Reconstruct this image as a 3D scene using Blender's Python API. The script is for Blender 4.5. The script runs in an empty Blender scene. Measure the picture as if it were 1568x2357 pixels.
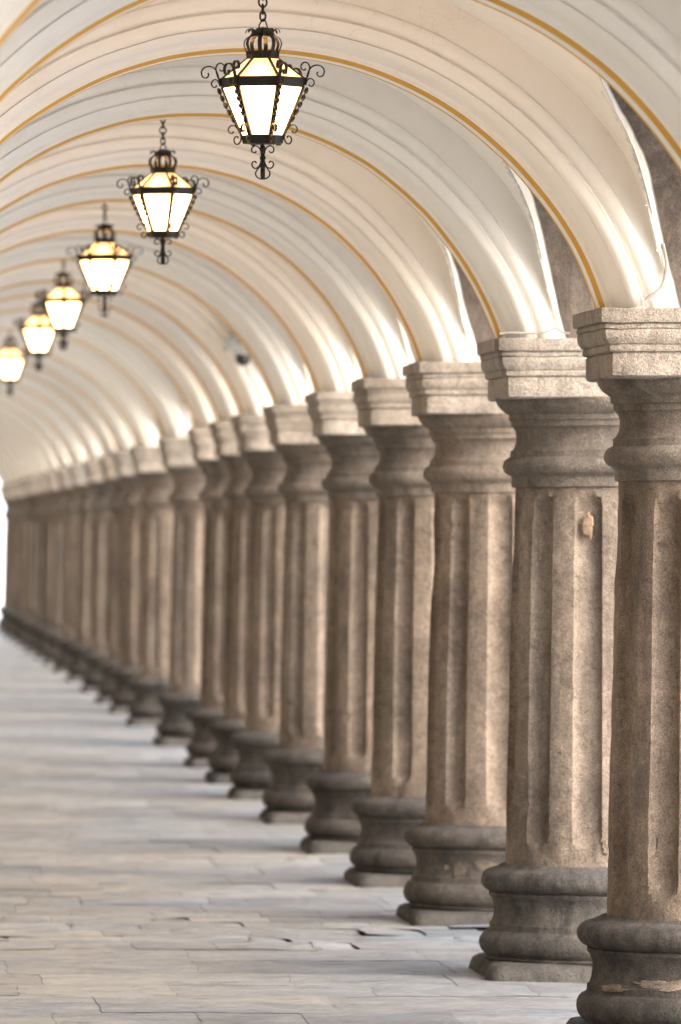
import bpy, math, random
from mathutils import Vector, noise, Matrix
random.seed(7)
C = bpy.context.scene.collection
PI = math.pi

# ------------------------------------------------------------------ key numbers (metres)
CAMH = 1.655                      # eye height above the floor
FPX = 17000.0                     # focal length in pixels of a 1568 px wide picture
VX, VZ = 1.267, CAMH + 0.343      # axis of the vault
RV = 1.46                         # vault radius
R0 = 1.19                         # innermost radius of the transverse arches
SPR = 2.355                       # top of the abaci = springing
AX = 2.795                        # X of the column axes
XOUT = 3.26                       # street face of the arcade
XIN = VX - math.sqrt(RV**2 - (SPR - VZ)**2)   # inner wall face
# front planes of the abacus blocks near to far: added unseen bays first, then measured ones
FRONT = [-5.5, -1.9, 1.7, 5.3, 8.9, 12.5, 16.1, 19.75, 23.34, 27.05, 30.86, 34.2, 37.7, 41.6, 45.2, 48.0, 51.2, 56.3, 62.1, 66.4, 70.0,
         74.7, 80.0, 85.0, 89.8, 94.2, 98.5, 102.8, 107.1, 111.3, 115.2, 119.3]
AXES = [y + 0.402 for y in FRONT]
N_NEAR = 5                        # unseen bays beside and behind the camera, added to cut frontal light
N_OUT = N_NEAR + 3                # the next three stand in front of the picture's right edge
YS, YE = AXES[0] - 0.44, AXES[-1] + 0.44

# ------------------------------------------------------------------ helpers
def nz(x, y, z, s=1.0, seed=0.0):
    return noise.noise(Vector((x * s + seed * 17.3, y * s - seed * 9.1, z * s + seed * 5.7)))

def build(name, verts, faces, mat, parent=None, smooth=True, attrs=None):
    me = bpy.data.meshes.new(name)
    me.from_pydata([tuple(v) for v in verts], [], faces)
    me.update()
    if smooth:
        me.polygons.foreach_set('use_smooth', [True] * len(me.polygons))
        try: me.set_sharp_from_angle(angle=math.radians(38))
        except Exception: pass
    if mat: me.materials.append(mat)
    if attrs:
        for k, vals in attrs.items():
            a = me.attributes.new(k, 'FLOAT', 'POINT'); a.data.foreach_set('value', vals)
    o = bpy.data.objects.new(name, me); C.objects.link(o)
    if parent: o.parent = parent
    return o

def tag(o, label=None, cat=None, group=None, kind=None):
    if label: o['label'] = label
    if cat: o['category'] = cat
    if group: o['group'] = group
    if kind or cat: o['kind'] = kind or 'thing'
    return o

def empty(name, loc):
    o = bpy.data.objects.new(name, None); C.objects.link(o); o.location = loc
    o.empty_display_size = 0.1
    return o

class MB:
    def __init__(s): s.v, s.f = [], []
    def add(s, vs, fs):
        b = len(s.v); s.v += [Vector(v) for v in vs]; s.f += [tuple(i + b for i in f) for f in fs]
    def box(s, a, b):
        (x0, y0, z0), (x1, y1, z1) = a, b
        s.add([(x0,y0,z0),(x1,y0,z0),(x1,y1,z0),(x0,y1,z0),(x0,y0,z1),(x1,y0,z1),(x1,y1,z1),(x0,y1,z1)],
              [(0,3,2,1),(4,5,6,7),(0,1,5,4),(1,2,6,5),(2,3,7,6),(3,0,4,7)])
    def sweep(s, pts, offs, closed_path=False, close=True):
        """pts: centre points; offs: per point list of section offset vectors"""
        m = len(offs[0]); n = len(pts); vs = []; fs = []
        for p, of in zip(pts, offs):
            for q in of: vs.append(p + q)
        rng = n if closed_path else n - 1
        for i in range(rng):
            for k in range(m):
                a = i * m + k; b = i * m + (k + 1) % m
                c = ((i + 1) % n) * m + (k + 1) % m; d = ((i + 1) % n) * m + k
                fs.append((a, b, c, d))
        if close and not closed_path:
            fs.append(tuple(range(m - 1, -1, -1))); fs.append(tuple((n - 1) * m + k for k in range(m)))
        s.add(vs, fs)
    def tube(s, pts, r, m=8, closed=False):
        pts = [Vector(p) for p in pts]; n = len(pts); offs = []
        up = Vector((0.31, 0.17, 0.93)).normalized()
        prev = None
        for i in range(n):
            if closed: t = pts[(i + 1) % n] - pts[i - 1]
            else: t = pts[min(i + 1, n - 1)] - pts[max(i - 1, 0)]
            t.normalize()
            if prev is None:
                a = t.cross(up); a.normalize()
            else:
                a = prev - t * prev.dot(t); a.normalize()
            prev = a; b = t.cross(a)
            rr = r(i / max(1, n - 1)) if callable(r) else r
            offs.append([(a * math.cos(2*PI*k/m) + b * math.sin(2*PI*k/m)) * rr for k in range(m)])
        s.sweep(pts, offs, closed)
    def strap(s, pts, wdir, w, th, taper=None):
        pts = [Vector(p) for p in pts]; n = len(pts); wd = Vector(wdir).normalized(); offs = []
        for i in range(n):
            t = pts[min(i + 1, n - 1)] - pts[max(i - 1, 0)]
            t.normalize(); nn = t.cross(wd); nn.normalize()
            k = taper(i / (n - 1)) if taper else 1.0
            offs.append([wd*w/2*k + nn*th/2, -wd*w/2*k + nn*th/2, -wd*w/2*k - nn*th/2, wd*w/2*k - nn*th/2])
        s.sweep(pts, offs)
    def lathe(s, prof, m=24, cx=0, cy=0, phase=0.0):
        vs = []; fs = []
        for r, z in prof:
            for k in range(m):
                a = 2*PI*k/m + phase
                vs.append((cx + r*math.cos(a), cy + r*math.sin(a), z))
        for i in range(len(prof) - 1):
            for k in range(m):
                fs.append((i*m+k, i*m+(k+1) % m, (i+1)*m+(k+1) % m, (i+1)*m+k))
        s.add(vs, fs)
    def build(s, name, mat, parent=None, smooth=True):
        return build(name, s.v, s.f, mat, parent, smooth)

def catmull(pts, n=6):
    pts = [Vector(p) for p in pts]; out = []
    for i in range(len(pts) - 1):
        p0 = pts[max(i-1, 0)]; p1 = pts[i]; p2 = pts[i+1]; p3 = pts[min(i+2, len(pts)-1)]
        for k in range(n):
            t = k / n
            out.append(0.5*((2*p1) + (p2-p0)*t + (2*p0-5*p1+4*p2-p3)*t*t + (3*p1-p0-3*p2+p3)*t**3))
    out.append(pts[-1]); return out

# ------------------------------------------------------------------ materials
class NT:
    def __init__(s, name):
        s.m = bpy.data.materials.new(name); s.m.use_nodes = True; s.t = s.m.node_tree
        s.b = s.t.nodes['Principled BSDF']; s.out = s.t.nodes['Material Output']
    def n(s, typ, **kw):
        nd = s.t.nodes.new(typ)
        for k, v in kw.items():
            if k in nd.inputs: nd.inputs[k].default_value = v
            else: setattr(nd, k, v)
        return nd
    def l(s, a, b): s.t.links.new(a, b)
    def noise(s, scale, vec=None, detail=6, rough=0.6, dist=0.0):
        nd = s.n('ShaderNodeTexNoise'); nd.inputs['Scale'].default_value = scale
        nd.inputs['Detail'].default_value = detail; nd.inputs['Roughness'].default_value = rough
        nd.inputs['Distortion'].default_value = dist
        if vec is not None: s.l(vec, nd.inputs['Vector'])
        return nd.outputs['Fac']
    def ramp(s, fac, stops):
        r = s.n('ShaderNodeValToRGB'); e = r.color_ramp.elements
        while len(e) < len(stops): e.new(0.5)
        for el, (p, c) in zip(e, stops):
            el.position = p
            el.color = (c, c, c, 1) if not isinstance(c, tuple) else (*c, 1)
        s.l(fac, r.inputs['Fac']); return r.outputs['Color']
    def mix(s, fac, a, b, mode='MIX'):
        m = s.n('ShaderNodeMix'); m.data_type = 'RGBA'; m.blend_type = mode
        for sock, v in ((m.inputs['Factor'], fac), (m.inputs['A'], a), (m.inputs['B'], b)):
            pass
        fi, ai, bi = m.inputs[0], m.inputs[6], m.inputs[7]
        for sock, v in ((fi, fac), (ai, a), (bi, b)):
            if isinstance(v, tuple): sock.default_value = (*v, 1)
            elif isinstance(v, (int, float)): sock.default_value = v
            else: s.l(v, sock)
        return m.outputs[2]
    def math(s, op, a, b=0.0):
        m = s.n('ShaderNodeMath'); m.operation = op
        for sock, v in ((m.inputs[0], a), (m.inputs[1], b)):
            if isinstance(v, (int, float)): sock.default_value = v
            else: s.l(v, sock)
        return m.outputs[0]
    def bump(s, h, strength, dist, prev=None):
        b = s.n('ShaderNodeBump'); b.inputs['Strength'].default_value = strength; b.inputs['Distance'].default_value = dist
        s.l(h, b.inputs['Height'])
        if prev is not None: s.l(prev, b.inputs['Normal'])
        return b.outputs['Normal']
    def pos(s):   # world position (surfaces keep a pattern that does not repeat between copies)
        return s.n('ShaderNodeNewGeometry').outputs['Position']
    def mapping(s, vec, scale):
        m = s.n('ShaderNodeMapping'); m.inputs['Scale'].default_value = scale; s.l(vec, m.inputs['Vector'])
        return m.outputs['Vector']

def stone(name, dark, light, tint, pits=1.0, rough=0.85, stain=None, stain_amt=0.5):
    t = NT(name); p = t.pos()
    big = t.noise(2.2, p, 5, 0.6, 0.4); mid = t.noise(11, p, 8, 0.65); fine = t.noise(170, p, 3, 0.7)
    col = t.mix(t.ramp(big, [(0.32, 0.0), (0.68, 1.0)]), dark, light)
    col = t.mix(t.ramp(mid, [(0.42, 0.0), (0.62, 0.55)]), col, tint)
    blot = t.noise(24, p, 8, 0.75, 0.6)
    col = t.mix(t.ramp(blot, [(0.30, 0.75), (0.43, 0.0)]), col, dark)
    col = t.mix(t.ramp(blot, [(0.58, 0.0), (0.70, 0.7)]), col, light)
    col = t.mix(0.8, col, t.ramp(blot, [(0.32, 0.62), (0.5, 1.0), (0.68, 1.32)]), 'MULTIPLY')
    spk = t.ramp(fine, [(0.30, 0.40), (0.5, 1.0), (0.70, 1.6)])
    col = t.mix(0.75, col, spk, 'MULTIPLY')
    oi = t.n('ShaderNodeObjectInfo')
    col = t.mix(1.0, col, t.ramp(oi.outputs['Random'], [(0.0, (0.84, 0.84, 0.84)), (0.5, (1.05, 0.99, 0.94)), (1.0, (1.15, 1.14, 1.12))]), 'MULTIPLY')
    if stain:
        sv = t.mapping(p, (7, 7, 1.1)); st = t.noise(1.0, sv, 6, 0.65, 0.3)
        col = t.mix(t.ramp(st, [(0.5, 0.0), (0.66, stain_amt)]), col, stain)
    t.l(col, t.b.inputs['Base Color']); t.b.inputs['Roughness'].default_value = rough
    t.b.inputs['Specular IOR Level'].default_value = 0.25
    vo = t.n('ShaderNodeTexVoronoi'); vo.inputs['Scale'].default_value = 60; t.l(p, vo.inputs['Vector'])
    pit = t.ramp(vo.outputs['Distance'], [(0.0, 0.0), (0.25, 1.0)])
    nb = t.bump(mid, 0.6, 0.022)
    nb = t.bump(pit, 0.5 * pits, 0.007, nb)
    nb = t.bump(t.noise(55, p, 5, 0.7), 0.7, 0.008, nb)
    nb = t.bump(fine, 0.8 * pits, 0.005, nb)
    t.l(nb, t.b.inputs['Normal'])
    return t.m

M = {}
M['shaft'] = stone('shaft_stone', (0.104, 0.084, 0.069), (0.232, 0.193, 0.160), (0.170, 0.143, 0.122), stain=(0.058, 0.048, 0.041), stain_amt=0.55)
M['capital'] = stone('capital_stone', (0.110, 0.093, 0.080), (0.205, 0.180, 0.158), (0.155, 0.138, 0.123), stain=(0.058, 0.050, 0.044), stain_amt=0.55)
M['abacus'] = stone('abacus_stone', (0.19, 0.168, 0.15), (0.285, 0.262, 0.24), (0.24, 0.22, 0.20), stain=(0.10, 0.092, 0.085), stain_amt=0.5)
M['base'] = stone('base_stone', (0.032, 0.031, 0.031), (0.074, 0.069, 0.065), (0.108, 0.097, 0.087), stain=(0.018, 0.017, 0.017), stain_amt=0.6)
M['plinth'] = stone('plinth_stone', (0.030, 0.028, 0.027), (0.062, 0.059, 0.056), (0.055, 0.05, 0.047), stain=(0.025, 0.024, 0.024), stain_amt=0.6)
M['patch'] = stone('repair_mortar', (0.18, 0.118, 0.082), (0.235, 0.168, 0.122), (0.23, 0.19, 0.155))
M['pale_patch'] = stone('pale_mortar', (0.11, 0.087, 0.068), (0.165, 0.135, 0.107), (0.12, 0.10, 0.083))

def plaster(name, base, dirt, spots=True):
    t = NT(name); p = t.pos()
    big = t.noise(0.9, p, 4, 0.55); mid = t.noise(9, p, 6, 0.6); fine = t.noise(90, p, 3, 0.6)
    col = t.mix(t.ramp(big, [(0.35, 0.0), (0.7, 0.30)]), base, dirt)
    col = t.mix(t.ramp(mid, [(0.5, 0.0), (0.75, 0.35)]), col, dirt)
    if spots:
        vo = t.n('ShaderNodeTexVoronoi'); vo.inputs['Scale'].default_value = 4.5; t.l(p, vo.inputs['Vector'])
        col = t.mix(t.ramp(vo.outputs['Distance'], [(0.018, 0.75), (0.03, 0.0)]), col, (0.22, 0.18, 0.14))
    if spots is not None:
        vc = t.n('ShaderNodeTexVoronoi'); vc.feature = 'DISTANCE_TO_EDGE'; vc.inputs['Scale'].default_value = 1.3
        wv = t.n('ShaderNodeVectorMath'); wv.operation = 'ADD'; t.l(p, wv.inputs[0])
        wn = t.n('ShaderNodeTexNoise'); wn.inputs['Scale'].default_value = 5; wn.inputs['Detail'].default_value = 6; t.l(p, wn.inputs['Vector']); t.l(wn.outputs['Color'], wv.inputs[1])
        t.l(wv.outputs[0], vc.inputs['Vector'])
        crack = t.math('MULTIPLY', t.ramp(vc.outputs['Distance'], [(0.0012, 0.22), (0.004, 0.0)]), t.ramp(big, [(0.48, 0.0), (0.58, 1.0)]))
        col = t.mix(crack, col, (0.3, 0.26, 0.22))
    t.l(col, t.b.inputs['Base Color']); t.b.inputs['Roughness'].default_value = 0.9
    t.b.inputs['Specular IOR Level'].default_value = 0.12
    nb = t.bump(mid, 0.18, 0.02); nb = t.bump(fine, 0.25, 0.0025, nb); t.l(nb, t.b.inputs['Normal'])
    return t.m
M['plaster'] = plaster('white_plaster', (0.84, 0.83, 0.805), (0.70, 0.675, 0.63))
M['rib'] = plaster('arch_plaster', (0.84, 0.825, 0.80), (0.72, 0.685, 0.625), False)
M['wall'] = plaster('ochre_wall', (0.34, 0.295, 0.23), (0.28, 0.24, 0.18), False)
M['yellow'] = plaster('ochre_paint', (0.66, 0.38, 0.085), (0.47, 0.25, 0.05), False)

# bare stone of the street side arches with the ragged edge of the whitewash on it
t = NT('arch_stone'); p = t.pos()
big = t.noise(3.0, t.mapping(p, (4.5, 4.5, 0.35)), 7, 0.7, 0.3); fine = t.noise(150, p, 3, 0.7); mid = t.noise(14, p, 7, 0.65)
col = t.mix(t.ramp(big, [(0.33, 0.0), (0.66, 1.0)]), (0.040, 0.031, 0.026), (0.150, 0.122, 0.104))
col = t.mix(0.7, col, t.ramp(fine, [(0.33, 0.55), (0.5, 1.0), (0.68, 1.35)]), 'MULTIPLY')
at = t.n('ShaderNodeAttribute'); at.attribute_name = 'edge'
lim = t.math('MULTIPLY', t.math('SUBTRACT', t.noise(1.6, p, 3, 0.4), 0.28), 0.085)
paint = t.ramp(t.math('SUBTRACT', lim, at.outputs['Fac']), [(0.498, 0.0), (0.503, 1.0)])
t2 = t.math('ADD', t.math('SUBTRACT', lim, at.outputs['Fac']), 0.5)
paint = t.ramp(t2, [(0.497, 0.0), (0.503, 1.0)])
col = t.mix(paint, col, (0.80, 0.78, 0.745))
t.l(col, t.b.inputs['Base Color']); t.b.inputs['Roughness'].default_value = 0.85
nb = t.bump(mid, 0.5, 0.02); nb = t.bump(fine, 0.5, 0.004, nb); nb = t.bump(paint, 0.6, 0.006, nb); t.l(nb, t.b.inputs['Normal'])
M['arch_stone'] = t.m

# worn floor slabs
t = NT('floor_stone'); p = t.pos()
big = t.noise(0.75, p, 5, 0.6, 0.6); mid = t.noise(3.6, p, 8, 0.68, 0.5); fine = t.noise(26, p, 6, 0.72)
col = t.mix(t.ramp(big, [(0.36, 0.0), (0.64, 1.0)]), (0.128, 0.142, 0.160), (0.192, 0.178, 0.160))
col = t.mix(t.ramp(mid, [(0.36, 0.75), (0.47, 0.0), (0.53, 0.0), (0.66, 0.7)]), col, t.mix(t.ramp(mid, [(0.49, 0.0), (0.51, 1.0)]), (0.080, 0.087, 0.093), (0.225, 0.227, 0.228)))
at = t.n('ShaderNodeAttribute'); at.attribute_name = 'tone'
col = t.mix(1.0, col, t.ramp(at.outputs['Fac'], [(0.0, 0.78), (1.0, 1.18)]), 'MULTIPLY')
col = t.mix(0.8, col, t.ramp(fine, [(0.30, 0.45), (0.48, 1.0), (0.7, 1.25)]), 'MULTIPLY')
st = t.noise(7.0, t.mapping(p, (0.8, 1.0, 1)), 8, 0.75, 0.8)
col = t.mix(t.ramp(st, [(0.57, 0.0), (0.64, 0.8)]), col, (0.085, 0.085, 0.083))
t.l(col, t.b.inputs['Base Color'])
t.l(t.ramp(st, [(0.3, 0.30), (0.7, 0.62)]), t.b.inputs['Roughness'])
t.b.inputs['Specular IOR Level'].default_value = 0.75
nb = t.bump(mid, 0.45, 0.03); nb = t.bump(st, 0.4, 0.012, nb); nb = t.bump(fine, 0.4, 0.005, nb); t.l(nb, t.b.inputs['Normal'])
M['floor'] = t.m
def flat(name, c, rough=0.7, metal=0.0, sc=30, var=0.25, b=0.2):
    t = NT(name); p = t.pos(); f = t.noise(sc, p, 5, 0.65)
    t.l(t.mix(1.0, c, t.ramp(f, [(0.3, 1 - var), (0.7, 1 + var)]), 'MULTIPLY'), t.b.inputs['Base Color'])
    t.b.inputs['Roughness'].default_value = rough; t.b.inputs['Metallic'].default_value = metal
    t.l(t.bump(f, b, 0.004), t.b.inputs['Normal']); return t.m
M['bed'] = flat('joint_soil', (0.035, 0.034, 0.03), 0.95)
M['street'] = flat('street_paving', (0.30, 0.29, 0.275), 0.9, sc=3)
M['iron'] = flat('wrought_iron', (0.018, 0.0165, 0.016), 0.55, 0.5, sc=120, var=0.5)
M['white_cable'] = flat('painted_cable', (0.72, 0.70, 0.66), 0.5)
M['grey_cable'] = flat('grey_cable', (0.28, 0.27, 0.26), 0.5)
M['black_plastic'] = flat('black_plastic', (0.012, 0.012, 0.013), 0.3)
M['grey_plastic'] = flat('grey_plastic', (0.23, 0.24, 0.245), 0.45)
M['tile'] = flat('roof_tile', (0.34, 0.16, 0.10), 0.85, sc=6)
M['wood'] = flat('dark_wood', (0.07, 0.04, 0.025), 0.6, sc=14)
def glow(name, near, far, sn, sf):
    # frosted glass lit by a bulb hanging at the middle of the lantern: the glow falls off with the distance from the bulb
    t = NT(name)
    t.b.inputs['Base Color'].default_value = (0.8, 0.72, 0.58, 1); t.b.inputs['Roughness'].default_value = 0.35
    tc = t.n('ShaderNodeTexCoord'); dv = t.n('ShaderNodeVectorMath'); dv.operation = 'DISTANCE'
    t.l(tc.outputs['Object'], dv.inputs[0]); dv.inputs[1].default_value = (0, 0, -0.065)
    f = t.noise(22, tc.outputs['Object'], 4, 0.6)
    q = t.math('ADD', dv.outputs['Value'], t.math('MULTIPLY', t.math('SUBTRACT', f, 0.5), 0.02))
    mr = t.n('ShaderNodeMapRange'); mr.inputs['From Min'].default_value = 0.085; mr.inputs['From Max'].default_value = 0.138; t.l(q, mr.inputs['Value'])
    t.l(t.mix(mr.outputs['Result'], near, far), t.b.inputs['Emission Color'])
    st = t.n('ShaderNodeMapRange'); st.inputs['To Min'].default_value = sn; st.inputs['To Max'].default_value = sf
    t.l(mr.outputs['Result'], st.inputs['Value']); t.l(st.outputs['Result'], t.b.inputs['Emission Strength'])
    return t.m
M['pane'] = glow('lit_frosted_glass', (1.0, 0.55, 0.22), (1.0, 0.45, 0.10), 5.2, 0.32)
M['roof_pane'] = glow('lit_roof_glass', (1.0, 0.60, 0.26), (1.0, 0.46, 0.13), 2.6, 0.30)

# ------------------------------------------------------------------ floor and ground
def make_floor():
    rnd = random.Random(3); V, F, T = [], [], []
    def slab(x0, x1, y0, y1, n, h, tilt, tone, cut):
        b = len(V); nx, ny = n
        ta, tb = rnd.uniform(-tilt, tilt), rnd.uniform(-tilt, tilt); sd = rnd.random() * 50
        for j in range(ny + 1):
            for i in range(nx + 1):
                u, v = i / nx, j / ny
                # crowd the outer rings to the edge: a worn, rounded arris
                uu = [0, 0.012, 0.05] if False else None
                x = x0 + (x1 - x0) * u; y = y0 + (y1 - y0) * v
                e = min(u, 1 - u) * (x1 - x0), min(v, 1 - v) * (y1 - y0)
                z = h + ta * (u - .5) + tb * (v - .5) + 0.0035 * nz(x, y * .6, 0, 2.6, sd * 0 + 1) + 0.0012 * nz(x, y, 0, 11, 2)
                edge = (i in (0, nx)) or (j in (0, ny))
                if edge:
                    z -= cut
                    x += 0.014 * nz(x, y, 3, 5.0, 5); y += 0.05 * nz(x, y, 7, 2.6, 6) + 0.02 * nz(x, y, 7, 9, 6)
                    z -= 0.012 * max(0, nz(x, y, 2, 4.5, 8) - 0.1)
                V.append((x, y, z)); T.append(tone)
        for j in range(ny):
            for i in range(nx):
                a = b + j * (nx + 1) + i
                F.append((a, a + 1, a + nx + 2, a + nx + 1))
    y = YS - 3.0
    while y < YE + 1.5:
        rough = 1.0 if 28.6 < y < 31.8 else (0.55 if rnd.random() < 0.13 else 0.2)
        d = rnd.uniform(0.36, 0.62) if rough == 1.0 else rnd.uniform(0.45, 0.95)
        x = XIN - 0.02 - rnd.random() * 0.4
        while x < 3.48:
            w = rnd.uniform(0.14, 0.55) if rough > .5 else rnd.uniform(0.4, 1.0)
            lip = rough == 1.0 and rnd.random() < 0.45
            x1 = min(x + w, 3.5)
            if x1 - x > 0.08:
                slab(x + 0.001, x1 - 0.001, y + 0.001, y + d - 0.001, (9, 9), rnd.gauss(-0.001, 0.0016 if lip else 0.0007), 0.015 if lip else 0.0015, rnd.random(), 0.006 * rnd.random() if lip else (0.0035 if rnd.random() < .12 else 0.0006))
            x = x1
        y += d
    return build('floor', V, F, M['floor'], None, True, {'tone': T})
tag(make_floor(), 'worn grey stone slab floor of the arcade walk', 'floor', kind='structure')
mb = MB(); mb.box((XIN - 0.5, YS - 3.4, -0.35), (3.5, YE + 1.8, -0.022))
tag(mb.build('floor_bed', M['bed'], None, False), 'dark bed showing in the joints between floor slabs', 'floor', kind='structure')
mb = MB(); mb.box((3.505, YS - 3.4, -0.35), (3.72, YE + 1.8, -0.01))
tag(mb.build('kerb', M['plinth'], None, False), 'stone kerb along the street side of the arcade', 'kerb', kind='structure')
mb = MB(); mb.add([(-400, -200, -0.36), (400, -200, -0.36), (400, 900, -0.36), (-400, 900, -0.36)], [(0, 1, 2, 3)])
mb.add([(3.725, -60, -0.15), (400, -60, -0.15), (400, 400, -0.15), (3.725, 400, -0.15)], [(0, 1, 2, 3)])
mb.add([(-60, YE + 1.85, -0.14), (3.70, YE + 1.85, -0.14), (3.70, 400, -0.14), (-60, 400, -0.14)], [(0, 1, 2, 3)])
tag(mb.build('street', M['street'], None, False), 'pale sunlit street paving outside the arcade', 'street', kind='structure')

# ------------------------------------------------------------------ columns
ORD = ('first second third fourth fifth sixth seventh eighth ninth tenth eleventh twelfth thirteenth fourteenth fifteenth '
       'sixteenth seventeenth eighteenth nineteenth twentieth twenty-first twenty-second twenty-third twenty-fourth twenty-fifth').split()
NF = 11
def shaft_mesh(phase, seed):
    z0, z1 = 0.40, 1.822; rows = 60; cols = NF * 20
    US = [0, .08, .155, .21, .228, .2305, .245, .28, .33, .39, .45, .51, .57, .63, .68, .725, .756, .7695, .772, .82]
    per = 20
    V, F = [], []
    for j in range(rows + 1):
        tt = j / rows; z = z0 + (z1 - z0) * tt
        rb = 0.366 - 0.036 * tt + 0.004 * math.sin(PI * tt)
        fl = 0.0
        for k in range(cols):
            u = US[k % per]; a = 2*PI*(k//per + u)/NF            # one pitch
            half = 0.27; d = abs(u - 0.5)
            pitch = 2*PI/NF*0.345
            x = d * pitch                                    # metres from flute centre
            w = half * pitch
            zt, zb = z1 - (0.06 if seed < 10 else 0.015 + 0.03*(nz(seed, 3, 1) + .5)), z0 + 0.085 + 0.02 * nz(k // per, seed, 0, 3.1)
            dz = max(0, z - zt + w, zb + w - z)
            dist = math.hypot(x, dz)
            dep = 0.0
            if dist < w:
                dep = 0.033 * math.sqrt(max(0, 1 - (dist / w)**2))**1.0
            r = rb - dep
            px, py = r*math.cos(a + phase), r*math.sin(a + phase)
            q = 0.004 * nz(px, py, z, 1.8, seed) + 0.0022 * nz(px, py, z, 7.5, seed + 3) + 0.0018 * nz(px, py, z, 26, seed + 5)
            if dep < 0.02: q -= 0.010 * max(0, nz(px, py, z*0.6, 6.0, seed + 8) - 0.22) * 1.3 + 0.03 * max(0, nz(px, py, z, 16.0, seed + 6) - 0.42)
            s = (r + q) / r
            V.append((px*s, py*s, z))
    for j in range(rows):
        for k in range(cols):
            F.append((j*cols+k, j*cols+(k+1) % cols, (j+1)*cols+(k+1) % cols, (j+1)*cols+k))
    return V, F
def lathe_mesh(prof, seed, m=72, amp=1.0):
    V, F = [], []
    for r, z in prof:
        for k in range(m):
            a = 2*PI*k/m; x, y = r*math.cos(a), r*math.sin(a)
            q = amp*(0.006*nz(x, y, z, 3, seed) + 0.004*nz(x, y, z, 9, seed+2) + 0.002*nz(x, y, z, 24, seed+4))
            s = (r + q)/r
            V.append((x*s, y*s, z + 0.5*q))
    n = len(prof)
    for i in range(n - 1):
        for k in range(m):
            F.append((i*m+k, i*m+(k+1) % m, (i+1)*m+(k+1) % m, (i+1)*m+k))
    F.append(tuple(range(m-1, -1, -1))); F.append(tuple((n-1)*m+k for k in range(m)))
    return V, F
def square_mesh(prof, seed, m=14, amp=1.0, chip=0.0, rc=0.012):
    """square plan rings with slightly rounded corners; prof = (half, z)"""
    V, F = [], []; cnt = None
    for h, z in prof:
        ring = []
        for side in range(4):
            for k in range(m):
                u = -1 + 2*k/m
                p = [(u*h, -h), (h, u*h), (-u*h, h), (-h, -u*h)][side]
                ring.append(p)
        cnt = len(ring)
        for x, y in ring:
            L = max(abs(x), abs(y)); cc = min(abs(x), abs(y))/h
            k = 1.0
            if cc > 0.995: k = 1 - rc/h
            nx, ny = x*k, y*k
            q = amp*(0.005*nz(nx, ny, z, 3.3, seed) + 0.003*nz(nx, ny, z, 11, seed+2) + 0.0016*nz(nx, ny, z, 30, seed+4))
            q -= chip*max(0, nz(nx, ny, z, 6.0, seed+9) - 0.22)*(0.4 + 0.6*(cc > 0.8))
            s = 1 + q/h
            V.append((nx*s, ny*s, z + 0.6*q))
    n = len(prof); m4 = cnt
    for i in range(n-1):
        for k in range(m4):
            F.append((i*m4+k, i*m4+(k+1) % m4, (i+1)*m4+(k+1) % m4, (i+1)*m4+k))
    F.append(tuple(range(m4-1, -1, -1))); F.append(tuple((n-1)*m4+k for k in range(m4)))
    return V, F
def arc(c, r, a0, a1, n):
    return [(c[0]+r[0]*math.cos(math.radians(a0+(a1-a0)*i/n)), c[1]+r[1]*math.sin(math.radians(a0+(a1-a0)*i/n))) for i in range(n+1)]
BASE = ([(0.425, 0.050), (0.445, 0.066)] + arc((0.418, 0.121), (0.046, 0.050), -70, 75, 8) + [(0.428, 0.176), (0.427, 0.192)] +
        [(0.420, 0.197), (0.413, 0.215), (0.408, 0.240), (0.410, 0.265), (0.419, 0.287), (0.428, 0.297), (0.429, 0.309)] +
        arc((0.415, 0.354), (0.046, 0.042), -80, 85, 8) + [(0.405, 0.401), (0.395, 0.404), (0.385, 0.412), (0.34, 0.414)])
CAP = ([(0.30, 1.806), (0.332, 1.808), (0.343, 1.812), (0.344, 1.846), (0.350, 1.853)] + arc((0.345, 1.888), (0.032, 0.034), -80, 80, 9) +
       [(0.349, 1.926), (0.348, 1.945), (0.340, 1.950), (0.331, 1.965), (0.326, 1.985), (0.326, 2.005), (0.330, 2.022), (0.339, 2.033),
        (0.345, 2.036), (0.345, 2.056), (0.352, 2.058), (0.354, 2.062), (0.354, 2.078), (0.358, 2.081),
        (0.364, 2.085), (0.380, 2.097), (0.394, 2.115), (0.400, 2.130), (0.401, 2.140), (0.36, 2.142)])
ABA = [(0.30, 2.134), (0.392, 2.135), (0.400, 2.141), (0.402, 2.150), (0.402, 2.185), (0.402, 2.210), (0.398, 2.2115), (0.398, 2.2145), (0.409, 2.2175), (0.412, 2.222), (0.412, 2.236),
       (0.409, 2.2375), (0.409, 2.2405), (0.415, 2.242), (0.419, 2.249), (0.4245, 2.258), (0.4265, 2.270), (0.4270, 2.280), (0.4255, 2.286), (0.4225, 2.2885), (0.428, 2.291), (0.429, 2.295), (0.429, 2.303),
       (0.4245, 2.3045), (0.4245, 2.3075), (0.438, 2.310), (0.440, 2.316), (0.440, 2.335), (0.440, 2.350), (0.436, 2.355), (0.30, 2.3555)]
PLI = [(0.462, -0.05), (0.464, 0.0), (0.459, 0.025), (0.45, 0.042), (0.438, 0.053), (0.42, 0.058), (0.38, 0.060)]
PH = [28, 17, 19, 24, 30, 14, 22, 26]
def lab_column(i):
    k = i - N_OUT
    if k < 0:
        return 'fluted stone column %s nearer than the large column cut by the right edge' % ('one', 'two', 'three')[-k-1]
    return ['nearest fluted stone column, cut by the right edge of the picture',
            'fluted stone column with an orange repair patch high on its shaft',
            'fluted stone column with tan flaked patches on its dark base, third from the right edge',
            'fluted stone column with pale plinth and pale abacus, fourth from the right edge'][k] if k < 4 else \
        ('fluted stone column in the arcade row, %s counted from the right edge' % ORD[k])
protos = {}
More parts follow.
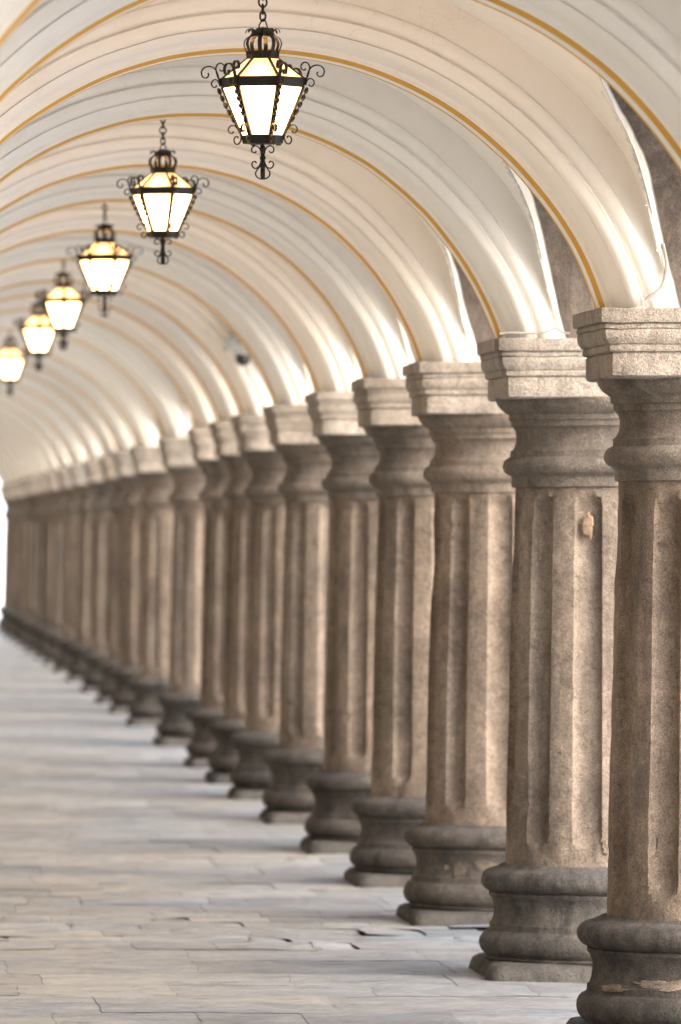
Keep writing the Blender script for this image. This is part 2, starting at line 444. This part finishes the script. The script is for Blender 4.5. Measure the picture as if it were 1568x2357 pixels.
def make_column(i):
    k = i - N_OUT; y = AXES[i]
    root = empty('stone_column', (AX, y, 0))
    tag(root, lab_column(i), 'column', 'fluted stone columns along the street side of the arcade')
    key = i if 0 <= k < 8 else ('far', i % 3)
    if key not in protos:
        sd = 1.7 * k + 9
        ph = math.radians(180 + PH[k % 8] + 16.36 - 8.2)
        protos[key] = [('shaft', shaft_mesh(ph, sd), 'shaft'), ('base', lathe_mesh(BASE, sd+11), 'base'), ('plinth', square_mesh(PLI, sd+21, 24, 2.6, 0.0, 0.014), 'plinth'),
                       ('capital', lathe_mesh(CAP, sd+31, 72, 0.8), 'capital'), ('abacus', square_mesh(ABA, sd+41, 16, 0.7, 0.03), 'abacus')]
        d = {}
        for nm, (V, F), mt in protos[key]:
            par = {'plinth': 'base', 'abacus': 'capital'}.get(nm)
            d[nm] = build(nm, V, F, M[mt], d[par] if par else root)
        protos[key] = d
    else:
        d = {}
        for nm, src in protos[key].items():
            o = src.copy(); C.objects.link(o)
            par = {'plinth': 'base', 'abacus': 'capital'}.get(nm)
            o.parent = d[par] if par else root; d[nm] = o
    return root, d
cols = {i: make_column(i) for i in range(N_NEAR, len(AXES))}

def cyl_patch(name, root, ang, z, w, h, mat, rfun, seed, off=0.004):
    """an irregular thin patch of mortar lying on a round surface"""
    V, F = [], []; n = 72
    for ring in (1.0, 0.8, 0.45, 0.0):
        for k in range(n):
            a = 2*PI*k/n; rr = ring*(1 + 0.45*nz(math.cos(a), math.sin(a), seed, 1.4) + 0.35*nz(math.cos(a), math.sin(a), seed, 3.5) + 0.2*nz(math.cos(a), math.sin(a), seed, 9))
            da, dz = w/2*rr*math.cos(a), h/2*rr*math.sin(a)
            zz = z + dz; r = rfun(zz) + (off if ring < 1 else -0.012); q = ang + da/0.36
            V.append((r*math.cos(q), r*math.sin(q), zz))
    for i in range(3):
        for k in range(n):
            F.append((i*n+k, i*n+(k+1) % n, (i+1)*n+(k+1) % n, (i+1)*n+k))
    return build(name, V, F, mat, root)
rs = lambda z: 0.366 - 0.036*(z-0.40)/1.42 + 0.004
def prof_r(P):
    def f(z):
        best = P[0][0]
        for (ra, za), (rb, zb) in zip(P, P[1:]):
            if za <= z <= zb and zb > za: best = ra + (rb-ra)*(z-za)/(zb-za)
        return best
    return f
rb = prof_r(BASE)
A = math.radians
cyl_patch('repair_patch', cols[N_OUT+1][0], A(180+74), 1.672, 0.046, 0.088, M['patch'], rs, 2.0, -0.001)
cyl_patch('pale_patch', cols[N_OUT+1][0], A(180+86), 0.485, 0.045, 0.05, M['pale_patch'], rs, 4.0, 0.003)
cyl_patch('flaked_patch', cols[N_OUT+2][0], A(180+52), 0.23, 0.055, 0.055, M['pale_patch'], rb, 6.0, 0.004)
cyl_patch('flaked_patch', cols[N_OUT+2][0], A(180+68), 0.25, 0.09, 0.05, M['pale_patch'], rb, 8.0, 0.004)
cyl_patch('flaked_patch', cols[N_OUT+2][0], A(180+43), 0.235, 0.03, 0.03, M['pale_patch'], rb, 5.0, 0.004)
cyl_patch('flaked_patch', cols[N_OUT][0], A(180+62), 0.21, 0.24, 0.045, M['shaft'], rb, 9.0, 0.005)
cyl_patch('flaked_patch', cols[N_OUT][0], A(180+28), 0.19, 0.12, 0.03, M['shaft'], rb, 3.0, 0.005)

# ------------------------------------------------------------------ transverse arches
PROF = [(-0.06, 1.19), (0.058, 1.19)]
YEL = [(0.058, 1.19), (0.066, 1.1885), (0.10, 1.1905), (0.130, 1.1945), (0.138, 1.197)]
FRO = [(0.138, 1.197), (0.143, 1.2015), (0.160, 1.2045), (0.165, 1.216), (0.19, 1.2205), (0.22, 1.2225), (0.255, 1.2245), (0.285, 1.229), (0.31, 1.2365),
       (0.325, 1.2445), (0.334, 1.2480), (0.325, 1.2500), (0.336, 1.2540), (0.347, 1.261), (0.354, 1.271), (0.358, 1.281), (0.360, 1.290), (0.363, 1.2935), (0.360, 1.2965),
       (0.347, 1.299), (0.347, 1.303), (0.360, 1.308), (0.370, 1.318), (0.376, 1.330), (0.378, 1.342), (0.375, 1.350), (0.368, 1.354), (0.362, 1.3565), (0.360, 1.40), (0.360, 1.475)]
def sweep_arch(name, prof, mat, parent, y, seed, amp=1.0, n=96):
    V, F = [], []; m = len(prof)
    for j in range(n + 1):
        for d, r in prof:
            a0 = math.asin((SPR - 0.006 - VZ)/r)
            a = a0 + (PI - 2*a0)*j/n
            q = amp*(0.006*nz(math.cos(a)*1.2, math.sin(a)*1.2, seed, 1.6) + 0.0022*nz(math.cos(a)*1.2, math.sin(a)*1.2, seed + r*2, 7))
            qd = amp*0.008*nz(math.cos(a), math.sin(a), seed + 4, 1.8)
            V.append((VX + (r+q)*math.cos(a), -d + qd, VZ + (r+q)*math.sin(a)))
    for j in range(n):
        for k in range(m-1):
            F.append((j*m+k, j*m+k+1, (j+1)*m+k+1, (j+1)*m+k))
    return build(name, V, F, mat, parent)
mirror = lambda P: [(-d, r) for d, r in P][::-1]
def lab_arch(i):
    k = i - N_OUT
    if k == -3: return 'moulded white arch at the open near end of the arcade, above the picture'
    if k == -2: return 'moulded white arch whose blurred ochre line cuts only the top left corner'
    if k == -1: return 'moulded white arch cut by the top edge, sweeping down at the upper right corner'
    if k == 0: return 'moulded white arch behind the nearest lantern, its ochre line landing on the nearest column'
    if i == len(AXES) - 1: return 'moulded white arch at the bright far end of the arcade'
    return 'moulded white arch with ochre line landing on the %s column from the right edge' % ORD[k]
aproto = {}
for i, y in enumerate(AXES):
    if i < N_NEAR: continue
    root = empty('transverse_arch', (0, y, 0))
    tag(root, lab_arch(i), 'arch', 'white arches with ochre lines across the arcade')
    key = i if N_NEAR + 1 <= i <= N_NEAR + 9 else ('far', i % 3)
    if key not in aproto:
        aproto[key] = [sweep_arch('arch_moulding', mirror(FRO), M['rib'], root, y, i*3.1),
                       sweep_arch('ochre_band', mirror(YEL), M['yellow'], root, y, i*3.1),
                       sweep_arch('arch_soffit', PROF[::1], M['rib'], root, y, i*3.1),
                       sweep_arch('ochre_band', YEL, M['yellow'], root, y, i*3.1),
                       sweep_arch('arch_moulding', FRO, M['rib'], root, y, i*3.1)]
    else:
        for src in aproto[key]:
            o = src.copy(); C.objects.link(o); o.parent = root

# ------------------------------------------------------------------ vault with lunettes, street side arches
HP = 0.366; RISE = 0.74
def lun(i, y, off=0.0):
    a, b = AXES[i] + HP - off, AXES[i+1] - HP + off
    t = (y - (a + b)/2)/((b - a)/2)
    if abs(t) >= 1: return SPR - 0.004
    return SPR - 0.004 + (RISE + off)*(1 - abs(t)**2.3)**(1/2.3)
def bay_ys(i):
    a, b = AXES[i], AXES[i+1]; o0, o1 = a + HP, b - HP; ys = [a]
    n = 30
    ys += [(o0+o1)/2 - (o1-o0)/2*math.cos(PI*k/n) for k in range(n+1)]
    return ys + [b]
V, F = [], []; NT_ = 36; prev = None
def xin(z):
    """X of the vault surface on the street side at height z: the haunch stands steeper than the circle"""
    h = z - CAMH
    a = VX + math.sqrt(max(0.0, RV**2 - (z - VZ)**2)); b = 2.612 - 0.29*(h - 0.7)
    k = 0.05; d = max(k - abs(a - b), 0.0)/k
    return min(a, b) - d*d*k*0.25
def vault_pt(a, y):
    q = 0.010*nz(math.cos(a)*1.4, y, math.sin(a)*1.4, 0.9, 2) + 0.003*nz(math.cos(a)*1.4, y, math.sin(a)*1.4, 4, 3)
    z = VZ + RV*math.sin(a)
    if math.cos(a) > 0.3: return (xin(z) + q*math.cos(a), y, z + q*math.sin(a))
    return (VX + (RV+q)*math.cos(a), y, VZ + (RV+q)*math.sin(a))
cols_y = []
for i in range(len(AXES)-1):
    for y in bay_ys(i)[(0 if i == 0 else 1):]:
        L = lun(i, y)
        if L > SPR: L -= 0.006*abs(nz(0, y, 0, 3.0))
        cols_y.append((y, max(SPR-0.004, L)))
aL = PI - math.asin((SPR - VZ)/RV)
for y, L in cols_y:
    a0 = math.asin((L - VZ)/RV)
    for j in range(NT_ + 1): V.append(vault_pt(a0 + (aL - a0)*j/NT_, y))
for c in range(len(cols_y)-1):
    for j in range(NT_):
        a = c*(NT_+1)+j; b = a + NT_ + 1
        F.append((a, a+1, b+1, b))
bld = empty('arcade_building', (0, YS, 0))
tag(bld, 'long plastered arcade building with a white barrel vault over the walk', 'building')
def child(o):
    o.parent = bld; o.matrix_parent_inverse = Matrix.Translation((0, -YS, 0)); return o
child(build('vault', V, F, M['plaster']))
mb = MB(); mb.box((-9.0, YS, -0.4), (XIN, YE, 3.80)); child(mb.build('inner_wall', M['wall'], None, False))
mb = MB(); mb.box((-9.0, YS - 0.05, 3.805), (XOUT + 0.03, YE + 0.05, 4.2)); child(mb.build('upper_storey', M['wall'], None, False))
mb = MB(); mb.box((-9.3, YS - 0.3, 4.205), (XOUT + 0.22, YE + 0.3, 4.36)); child(mb.build('roof', M['tile'], None, False))
for nm, y in (('end_wall', YS), ('end_wall', YE)):
    V, F = [], []; n = 60
    for j in range(n+1):
        a0 = math.asin((SPR - VZ)/1.34); a = a0 + (PI - 2*a0)*j/n
        x, z = VX + 1.34*math.cos(a), VZ + 1.34*math.sin(a)
        xt = XOUT + (XIN - XOUT)*j/n
        for dy in (0, 0.05): V += [(x, y+dy-0.02, z), (xt, y+dy-0.02, 3.80)]
    for j in range(n):
        a, b = j*4, j*4+4
        F += [(a, a+1, b+1, b), (a+2, b+2, b+3, a+3), (a, b, b+2, a+2)]
    child(build(nm, V, F, M['plaster'], None, False))
hs = empty('added_house', (3.0, 150.0, -0.2))  # house added so the gap beyond the last column shows bright white
tag(hs, 'white house front added to brighten the gap past the far end of the arcade at the left edge', 'house')
mb = MB(); mb.box((-14, 0, 0), (14, 9, 7)); mb.build('wall', M['plaster'], hs, False)
mb = MB(); mb.box((-14.3, -0.5, 7.003), (14.3, 9.3, 7.35)); mb.build('roof', M['tile'], hs, False)
for wx in (-10, -6, 6, 10):
    mb = MB(); mb.box((wx - 0.6, -0.03, 3.6), (wx + 0.6, 0.05, 5.6)); mb.build('window', M['wood'], hs, False)
mb = MB(); mb.box((-4.2, -0.04, 0.0), (-2.6, 0.05, 2.7)); mb.build('door', M['wood'], hs, False)
# pilasters of the inner wall under the arches
for i, y in enumerate(AXES):
    if i < N_NEAR:  # simplified unseen bays, added to block light from the front end
        mb = MB(); mb.lathe(BASE + [(0.36, 0.42), (0.33, 1.82)] + CAP, 40, AX, y - YS)
        mb.box((AX - 0.43, y - YS - 0.43, 2.14), (AX + 0.43, y - YS + 0.43, SPR))
        o = mb.build('unseen_pier', M['shaft'], bld)
        for f in range(2):
            o = sweep_arch('unseen_rib', [PROF + YEL + FRO, mirror(FRO)][f], M['rib'], bld, y, i)
            o.location = (0, y - YS, 0)
        continue
    mb = MB(); mb.box((XIN - 0.05, y - 0.40, -0.05), (0.125, y + 0.40, 2.20)); mb.box((XIN - 0.05, y - 0.44, 2.203), (0.155, y + 0.44, SPR))
    mb.box((XIN - 0.05, y - 0.44, -0.05), (0.165, y + 0.44, 0.30))
    child(mb.build('pilaster', M['wall'], None, False))

BANDS = [(None, 2.80, 0.0), (2.80, 3.00, 0.035), (3.00, XOUT, 0.075)]
for i in range(len(AXES)-1):
    V, F, E = [], [], []
    ys = bay_ys(i)
    if ys[0] == AXES[0]: ys[0] -= 0.38
    for bi, (xa, xb, off) in enumerate(BANDS):
        nx = 8; st = len(V)
        for y in ys:
            L = lun(i, y, off)
            if xa is None:
                x0 = xin(max(L, SPR)) - 0.004
            else: x0 = xa
            for k in range(nx+1):
                x = x0 + (xb - x0)*k/nx
                q = 0.006*nz(x, y, L, 4, 9) + 0.003*nz(x, y, L, 13, 9)
                ins = abs(y - (AXES[i]+AXES[i+1])/2) < (AXES[i+1]-AXES[i])/2 - HP + off
                sgn = (1 if y > (AXES[i]+AXES[i+1])/2 else -1)
                V.append((x, y + (q*sgn if ins else 0), L + (q if ins else 0))); E.append((x - x0) if xa is None else 1.0)
        m = nx+1
        for a in range(len(ys)-1):
            for k in range(nx):
                F.append((st+a*m+k, st+a*m+k+1, st+(a+1)*m+k+1, st+(a+1)*m+k))
        if bi < len(BANDS)-1:                     # riser up to the next band
            o2 = BANDS[bi+1][2]; st2 = len(V)
            for y in ys:
                V += [(xb, y, lun(i, y, off)), (xb, y, lun(i, y, o2))]; E += [1.0, 1.0]
            for a in range(len(ys)-1):
                F.append((st2+a*2, st2+a*2+1, st2+a*2+3, st2+a*2+2))
        else:                                     # street face
            st2 = len(V)
            for y in ys:
                V += [(xb, y, lun(i, y, off)), (xb, y, 3.81)]; E += [1.0, 1.0]
            for a in range(len(ys)-1):
                F.append((st2+a*2, st2+a*2+1, st2+a*2+3, st2+a*2+2))
    o = build('street_arch' if i >= N_NEAR else 'unseen_street_arch', V, F, M['arch_stone'], None, True, {'edge': E})
    if i < N_NEAR:  # arches of the unseen bays added against frontal light
        child(o); continue
    k = i - N_OUT
    if k < -1: lb = 'bare stone street arch %s bays in front of the nearest column' % ('two' if k == -2 else 'three')
    elif k == -1: lb = 'bare brown stone street arch rising in front of the nearest column at the right edge'
    else: lb = 'bare brown stone street arch between the %s and %s columns from the right edge' % (ORD[k], ORD[k+1])
    tag(o, lb, 'arch', 'bare stone arches between the columns on the street side')

# ------------------------------------------------------------------ lanterns
U = 0.00034
HEXR, BOTR, CAPR = 0.131, 0.061, 0.050
def make_lantern():
    root = empty('hanging_lantern', (0, 0, 0))
    hz = [math.radians(11 + 60*k) for k in range(6)]
    dirv = lambda a: Vector((math.cos(a), -math.sin(a), 0))
    P = lambda a, u, v: dirv(a)*u + Vector((0, 0, v))
    ir = M['iron']
    zt0, zt1 = -0.016, 0.014                # main ring
    zb0, zb1 = -0.186, -0.160               # bottom ring
    zc0, zc1 = 0.068, 0.096                 # cap band
    def ring(r0, r1, za, zb, th):
        m = MB(); outer0 = [P(a, r0, za) for a in hz]; outer1 = [P(a, r1, zb) for a in hz]
        in0 = [P(a, r0-th, za) for a in hz]; in1 = [P(a, r1-th, zb) for a in hz]
        m.add(outer0+outer1+in0+in1, [f for k in range(6) for f in ((k, (k+1) % 6, 6+(k+1) % 6, 6+k), (12+k, 18+k, 18+(k+1) % 6, 12+(k+1) % 6),
              (6+k, 6+(k+1) % 6, 18+(k+1) % 6, 18+k), (k, 12+k, 12+(k+1) % 6, (k+1) % 6))])
        return m
    ring(HEXR-0.004, HEXR+0.003, zt0, zt1, 0.007).build('main_ring', ir, root, False)
    ring(BOTR, BOTR+0.006, zb0, zb1, 0.006).build('bottom_ring', ir, root, False)
    ring(CAPR, CAPR+0.001, zc0, zc1, 0.004).build('cap_band', ir, root, False)
    for k in range(6):
        a, b = hz[k], hz[(k+1) % 6]
        m = MB(); e = 0.007
        q = [P(a, BOTR, zb1-0.004), P(b, BOTR, zb1-0.004), P(b, HEXR-0.010, zt0+0.004), P(a, HEXR-0.010, zt0+0.004)]
        c = sum(q, Vector())/4; nrm = (q[1]-q[0]).cross(q[3]-q[0]).normalized()*0.0015
        m.add([v + nrm for v in q] + [v - nrm for v in q], [(0,1,2,3),(7,6,5,4),(0,4,5,1),(1,5,6,2),(2,6,7,3),(3,7,4,0)])
        m.build('glass_pane', M['pane'], root, False)
        m = MB()
        q = [P(a, HEXR-0.008, zt1-0.004), P(b, HEXR-0.008, zt1-0.004), P(b, CAPR-0.003, zc0+0.004), P(a, CAPR-0.003, zc0+0.004)]
        nrm = (q[1]-q[0]).cross(q[3]-q[0]).normalized()*0.0015
        m.add([v + nrm for v in q] + [v - nrm for v in q], [(0,1,2,3),(7,6,5,4),(0,4,5,1),(1,5,6,2),(2,6,7,3),(3,7,4,0)])
        m.build('roof_pane', M['roof_pane'], root, False)
        tang = Vector((-math.sin(a), -math.cos(a), 0))
        m = MB(); m.strap([P(a, BOTR+0.002, zb1-0.002), P(a, HEXR-0.006, zt0+0.002)], tang, 0.0150, 0.007); m.build('corner_bar', ir, root, False)
        m = MB(); m.strap([P(a, HEXR-0.004, zt1-0.002), P(a, CAPR, zc0+0.004)], tang, 0.0075, 0.005); m.build('roof_bar', ir, root, False)
        # twisted flat bar outside the corner
        m = MB(); pts, offs = [], []; n = 56
        axis = (P(a, BOTR+0.016, zb1+0.026) - P(a, HEXR+0.006, zt0)).normalized(); nn = axis.cross(tang).normalized()
        for j in range(n+1):
            s = j/n; pts.append(P(a, HEXR+0.006 + (BOTR+0.016-HEXR-0.006)*s + 0.004*math.sin(PI*s), zt0 + (zb1+0.026-zt0)*s))
            ta = 5.5*PI*s; e1 = tang*math.cos(ta)+nn*math.sin(ta); e2 = axis.cross(e1)
            offs.append([e1*0.0062+e2*0.0016, -e1*0.0062+e2*0.0016, -e1*0.0062-e2*0.0016, e1*0.0062-e2*0.0016])
        m.sweep(pts, offs); m.build('twisted_bar', ir, root)
        # scrolls above the ring
        def curl(m, r0, z0, pts2, w=0.0095, th=0.0036):
            path = catmull([P(a, r0+u*U, z0+v*U) for u, v in pts2], 7); m.strap(path, tang, w, th)
        m = MB()
        curl(m, HEXR, 0.0, [(0,-20),(12,40),(28,95),(52,132),(92,150),(138,142),(168,105),(158,58),(122,48),(104,72),(110,92)])
        curl(m, HEXR+0.003, 0.0, [(8,40),(24,95),(28,140),(8,172),(-24,176),(-48,150),(-44,118),(-18,108),(-6,122)])
        curl(m, HEXR, 0.0, [(2,-30),(14,12),(40,32),(70,18),(78,-12),(58,-38),(36,-32),(34,-18)])
        m.build('upper_scroll', ir, root)
        m = MB()
        curl(m, BOTR+0.004, zb1-0.006, [(0,-10),(12,30),(34,72),(66,104),(102,100),(120,68),(104,38),(78,40),(74,56)])
        curl(m, BOTR+0.004, zb1-0.006, [(2,20),(6,-24),(26,-58),(52,-60),(68,-30),(58,2),(36,6),(30,-10)])
        m.build('lower_scroll', ir, root)
    # crown of eight bulging straps on a small disc
    m = MB()
    for k in range(8):
        a = 2*PI*k/8 + 0.22; tang = Vector((-math.sin(a), -math.cos(a), 0))
        path = catmull([P(a, 0.049, zc1-0.012), P(a, 0.051, zc1), P(a, 0.0575, zc1+0.020), P(a, 0.052, zc1+0.037), P(a, 0.037, zc1+0.048),
                        P(a, 0.033, zc1+0.058), P(a, 0.042, zc1+0.067), P(a, 0.050, zc1+0.063), P(a, 0.0525, zc1+0.055)], 6)
        m.strap(path, tang, 0.0125, 0.002, lambda s: 1 if s < .7 else 1-(s-.7)*1.8)
    m.lathe([(0.0005, zc1+0.044), (0.034, zc1+0.044), (0.034, zc1+0.060), (0.026, zc1+0.064), (0.018, zc1+0.070), (0.0005, zc1+0.074)], 20)
    m.build('crown', ir, root)
    # finial: four straps with scrolls and a drop loop
    m = MB(); z0 = -0.014
    F2 = lambda y: (750-y)*U
    m.lathe([(0.0005, zb0+0.004), (BOTR-0.008, zb0+0.004), (BOTR-0.008, zb0-0.001), (0.0005, zb0-0.001)], 6, phase=-math.radians(11))
    for k in range(4):
        a = math.radians(8 + 90*k); tang = Vector((-math.sin(a), -math.cos(a), 0))
        def s2(pts2, w=0.0105, th=0.0036): m.strap(catmull([P(a, u*U, F2(y)) for u, y in pts2], 6), tang, w, th)
        s2([(10,1500),(12,1430),(16,1375),(34,1332),(70,1316),(98,1338),(96,1368),(70,1378),(58,1362)])
        s2([(10,1420),(18,1465),(38,1505),(72,1518),(96,1492),(90,1462),(66,1456),(58,1472)])
        s2([(6,1440),(14,1480),(42,1520),(64,1560),(52,1596),(20,1612),(0,1614)])
    m.box((-0.0035, -0.0035, F2(1450)), (0.0035, 0.0035, F2(1296)))
    m.box((-0.0085, -0.0085, F2(1440)), (0.0085, 0.0085, F2(1412)))
    m.build('finial', ir, root)
    # hook and chain
    m = MB(); zh = zc1+0.072
    m.tube(catmull([(-0.012, 0, zh-0.004), (-0.010, 0, zh+0.008), (-0.002, 0, zh+0.022), (0.004, 0, zh+0.026), (0.008, 0, zh+0.019), (0.012, 0.004, zh+0.008), (0.016, 0.006, zh-0.008)], 5), 0.0022)
    m.build('hook', ir, root)
    m = MB(); z = zh+0.034; k = 0; top = 3.452 - 3.015
    while z < top:
        big = (k % 3 == 2)
        hl, hw = (0.0155, 0.0125) if big else (0.0150, 0.0085)
        pts = []
        for q in range(18):
            a = 2*PI*q/18; x, zz = hw*math.cos(a), hl*math.sin(a)
            pts.append((x if k % 2 == 0 else 0.25*x, 0.3*x if k % 2 == 0 else x, z + zz))
        m.tube(pts, 0.0030, 6, True); z += 0.0215; k += 1
    m.build('chain', ir, root)
    return root
LX = 1.25
LOFF = [945, 715, 581, 486, 429, 363]
LZ = [3.015, 3.015, 3.0, 3.01, 3.01, 3.01]
lant = make_lantern()
LLAB = ['largest and nearest lit iron lantern, its chain running off the top edge',
        'second lit iron lantern from the nearest, chain ending at an ochre line',
        'third lit iron lantern, between the second and the blurred fourth one',
        'fourth lit iron lantern, soft with blur, two bays past the third',
        'fifth lit iron lantern, blurred, with its chain hidden behind an arch',
        'smallest lit iron lantern, cut by the left edge of the picture']
ROT = [0, -4, 3, -19, -17, -20]
def copy_tree(o, parent=None):
    c = o.copy(); C.objects.link(c); c.parent = parent
    for ch in list(o.children): copy_tree(ch, c)
    return c
for i, off in enumerate(LOFF):
    o = lant if i == 0 else copy_tree(lant)
    o.location = (LX, LX*FPX/off, LZ[i]); o.rotation_euler = (0, 0, math.radians(ROT[i]))
    tag(o, LLAB[i], 'lantern', 'iron lanterns hanging from the vault')

# ------------------------------------------------------------------ cables and the dome camera
def px(x, y, Y): return Vector(((x + 340)*Y/FPX, Y, CAMH + (1218 - y)*Y/FPX))
def edge_cable(i, lab, hmax):
    """cable clipped along the lunette edge on the camera side of column i"""
    pts = []
    n = 26
    for k in range(n+1):
        h = 0.01 + hmax*k/n; z = SPR + h
        # y of the lunette at this height (camera side of the column)
        a, b = AXES[i-1] + HP, AXES[i] - HP
        tt = (1 - (h/RISE)**2.3)**(1/2.3); y = (a+b)/2 + (b-a)/2*tt
        y += 0.0; ang = math.asin((z - VZ)/RV) + 0.020 + 0.006*nz(h, i, 0, 6)
        zz = VZ + RV*math.sin(ang); pts.append((xin(zz) - 0.008, y - 0.012, zz))
    mb = MB(); mb.tube(pts, 0.0055, 6)
    for k in (6, 12, 18, 24):
        p = Vector(pts[k]); mb.box(p - Vector((0.009, 0.006, 0.003)), p + Vector((0.009, 0.006, 0.003)))
    tag(mb.build('electric_cable', M['white_cable']), lab, 'cable', 'painted cables along the vault edge')
edge_cable(N_OUT, 'white painted cable running up the vault edge above the nearest column', 0.62)
edge_cable(N_OUT+1, 'white painted cable running up the vault edge above the second column from the right edge', 0.60)
edge_cable(N_OUT+2, 'white painted cable running up the vault edge above the third column from the right edge', 0.55)
Y = AXES[N_OUT] - 0.40
mb = MB(); mb.tube(catmull([px(1526, 560, Y), px(1534, 605, Y), px(1528, 648, Y), px(1511, 672, Y), px(1492, 686, Y), px(1482, 700, Y), px(1470, 709, Y - .01), px(1440, 713, Y - .02), px(1405, 712, Y - .02)], 6), 0.0052, 6)
mb.box(px(1484, 699, Y) - Vector((.010, .008, .010)), px(1484, 699, Y) + Vector((.006, .008, .012)))
tag(mb.build('hanging_cable', M['grey_cable']), 'grey cable drooping from the arch onto the abacus of the nearest column', 'cable')
Y = AXES[N_OUT+1] - 0.41
mb = MB(); mb.tube(catmull([px(1150, 768, Y), px(1180, 765.5, Y), px(1215, 767, Y), px(1245, 766, Y), px(1262, 762, Y), px(1278, 755, Y), px(1296, 765, Y), px(1312, 767, Y)], 6), 0.0042, 6)
tag(mb.build('hanging_cable', M['grey_cable']), 'thin grey cable lying along the abacus of the second column from the right edge', 'cable')
cam_root = empty('security_camera', px(536, 795, 45.13))
tag(cam_root, 'small grey security camera with black dome fixed to the arch above the seventh column', 'camera')
mb = MB(); mb.box((-0.055, -0.05, -0.03), (0.045, 0.05, 0.045)); mb.box((-0.02, -0.02, 0.0455), (0.02, 0.02, 0.16)); mb.box((0.0, -0.02, -0.055), (0.055, 0.02, -0.0305))
mb.build('housing', M['grey_plastic'], cam_root, False)
mb = MB(); mb.lathe([(0.001, -0.125)] + [(0.046*math.cos(A(-80+20*k)), -0.085+0.04*math.sin(A(-80+20*k))) for k in range(5)] + [(0.046, -0.062), (0.04, -0.056), (0.001, -0.056)], 20, 0.062, 0)
mb.build('dome', M['black_plastic'], cam_root)

# ------------------------------------------------------------------ light
W = bpy.data.worlds.new('World'); bpy.context.scene.world = W; W.use_nodes = True
nt = W.node_tree; sky = nt.nodes.new('ShaderNodeTexSky'); sky.sky_type = 'NISHITA'; sky.sun_disc = False
EL, AZ = math.radians(30), math.radians(130)       # veiled sun, low over the open side and a little behind the camera
sky.sun_elevation = EL; sky.sun_rotation = AZ; sky.air_density = 1.0; sky.dust_density = 2.5; sky.ozone_density = 0.6
nt.links.new(sky.outputs[0], nt.nodes['Background'].inputs[0]); nt.nodes['Background'].inputs[1].default_value = 0.10
d = Vector((math.cos(EL)*math.sin(AZ), math.cos(EL)*math.cos(AZ), math.sin(EL)))
sun = bpy.data.lights.new('sun', 'SUN'); sun.energy = 1.35; sun.angle = math.radians(130); sun.color = (1, 0.997, 0.99)
so = bpy.data.objects.new('sun', sun); C.objects.link(so); so.rotation_euler = d.to_track_quat('Z', 'Y').to_euler(); so.location = d*200

# ------------------------------------------------------------------ camera
cd = bpy.data.cameras.new('camera'); cam = bpy.data.objects.new('camera', cd); C.objects.link(cam)
cam.location = (0, 0, CAMH); cam.rotation_euler = (math.radians(90), 0, 0)
cd.sensor_fit = 'HORIZONTAL'; cd.sensor_width = 24.0; cd.lens = 24.0*FPX/1568
cd.shift_x = 1124/1568; cd.shift_y = 39.5/1568
cd.clip_start = 0.5; cd.clip_end = 3000
cd.dof.use_dof = True; cd.dof.focus_distance = 23.6; cd.dof.aperture_fstop = cd.lens/1000/0.042
S = bpy.context.scene; S.camera = cam
S.view_settings.view_transform = 'Standard'; S.view_settings.look = 'None'; S.view_settings.gamma = 1.0
S.view_settings.exposure = 3.2
S.render.engine = 'CYCLES'; S.cycles.use_denoising = True
S.cycles.max_bounces = 10; S.cycles.diffuse_bounces = 8; S.cycles.glossy_bounces = 4
S.cycles.sample_clamp_indirect = 6.0
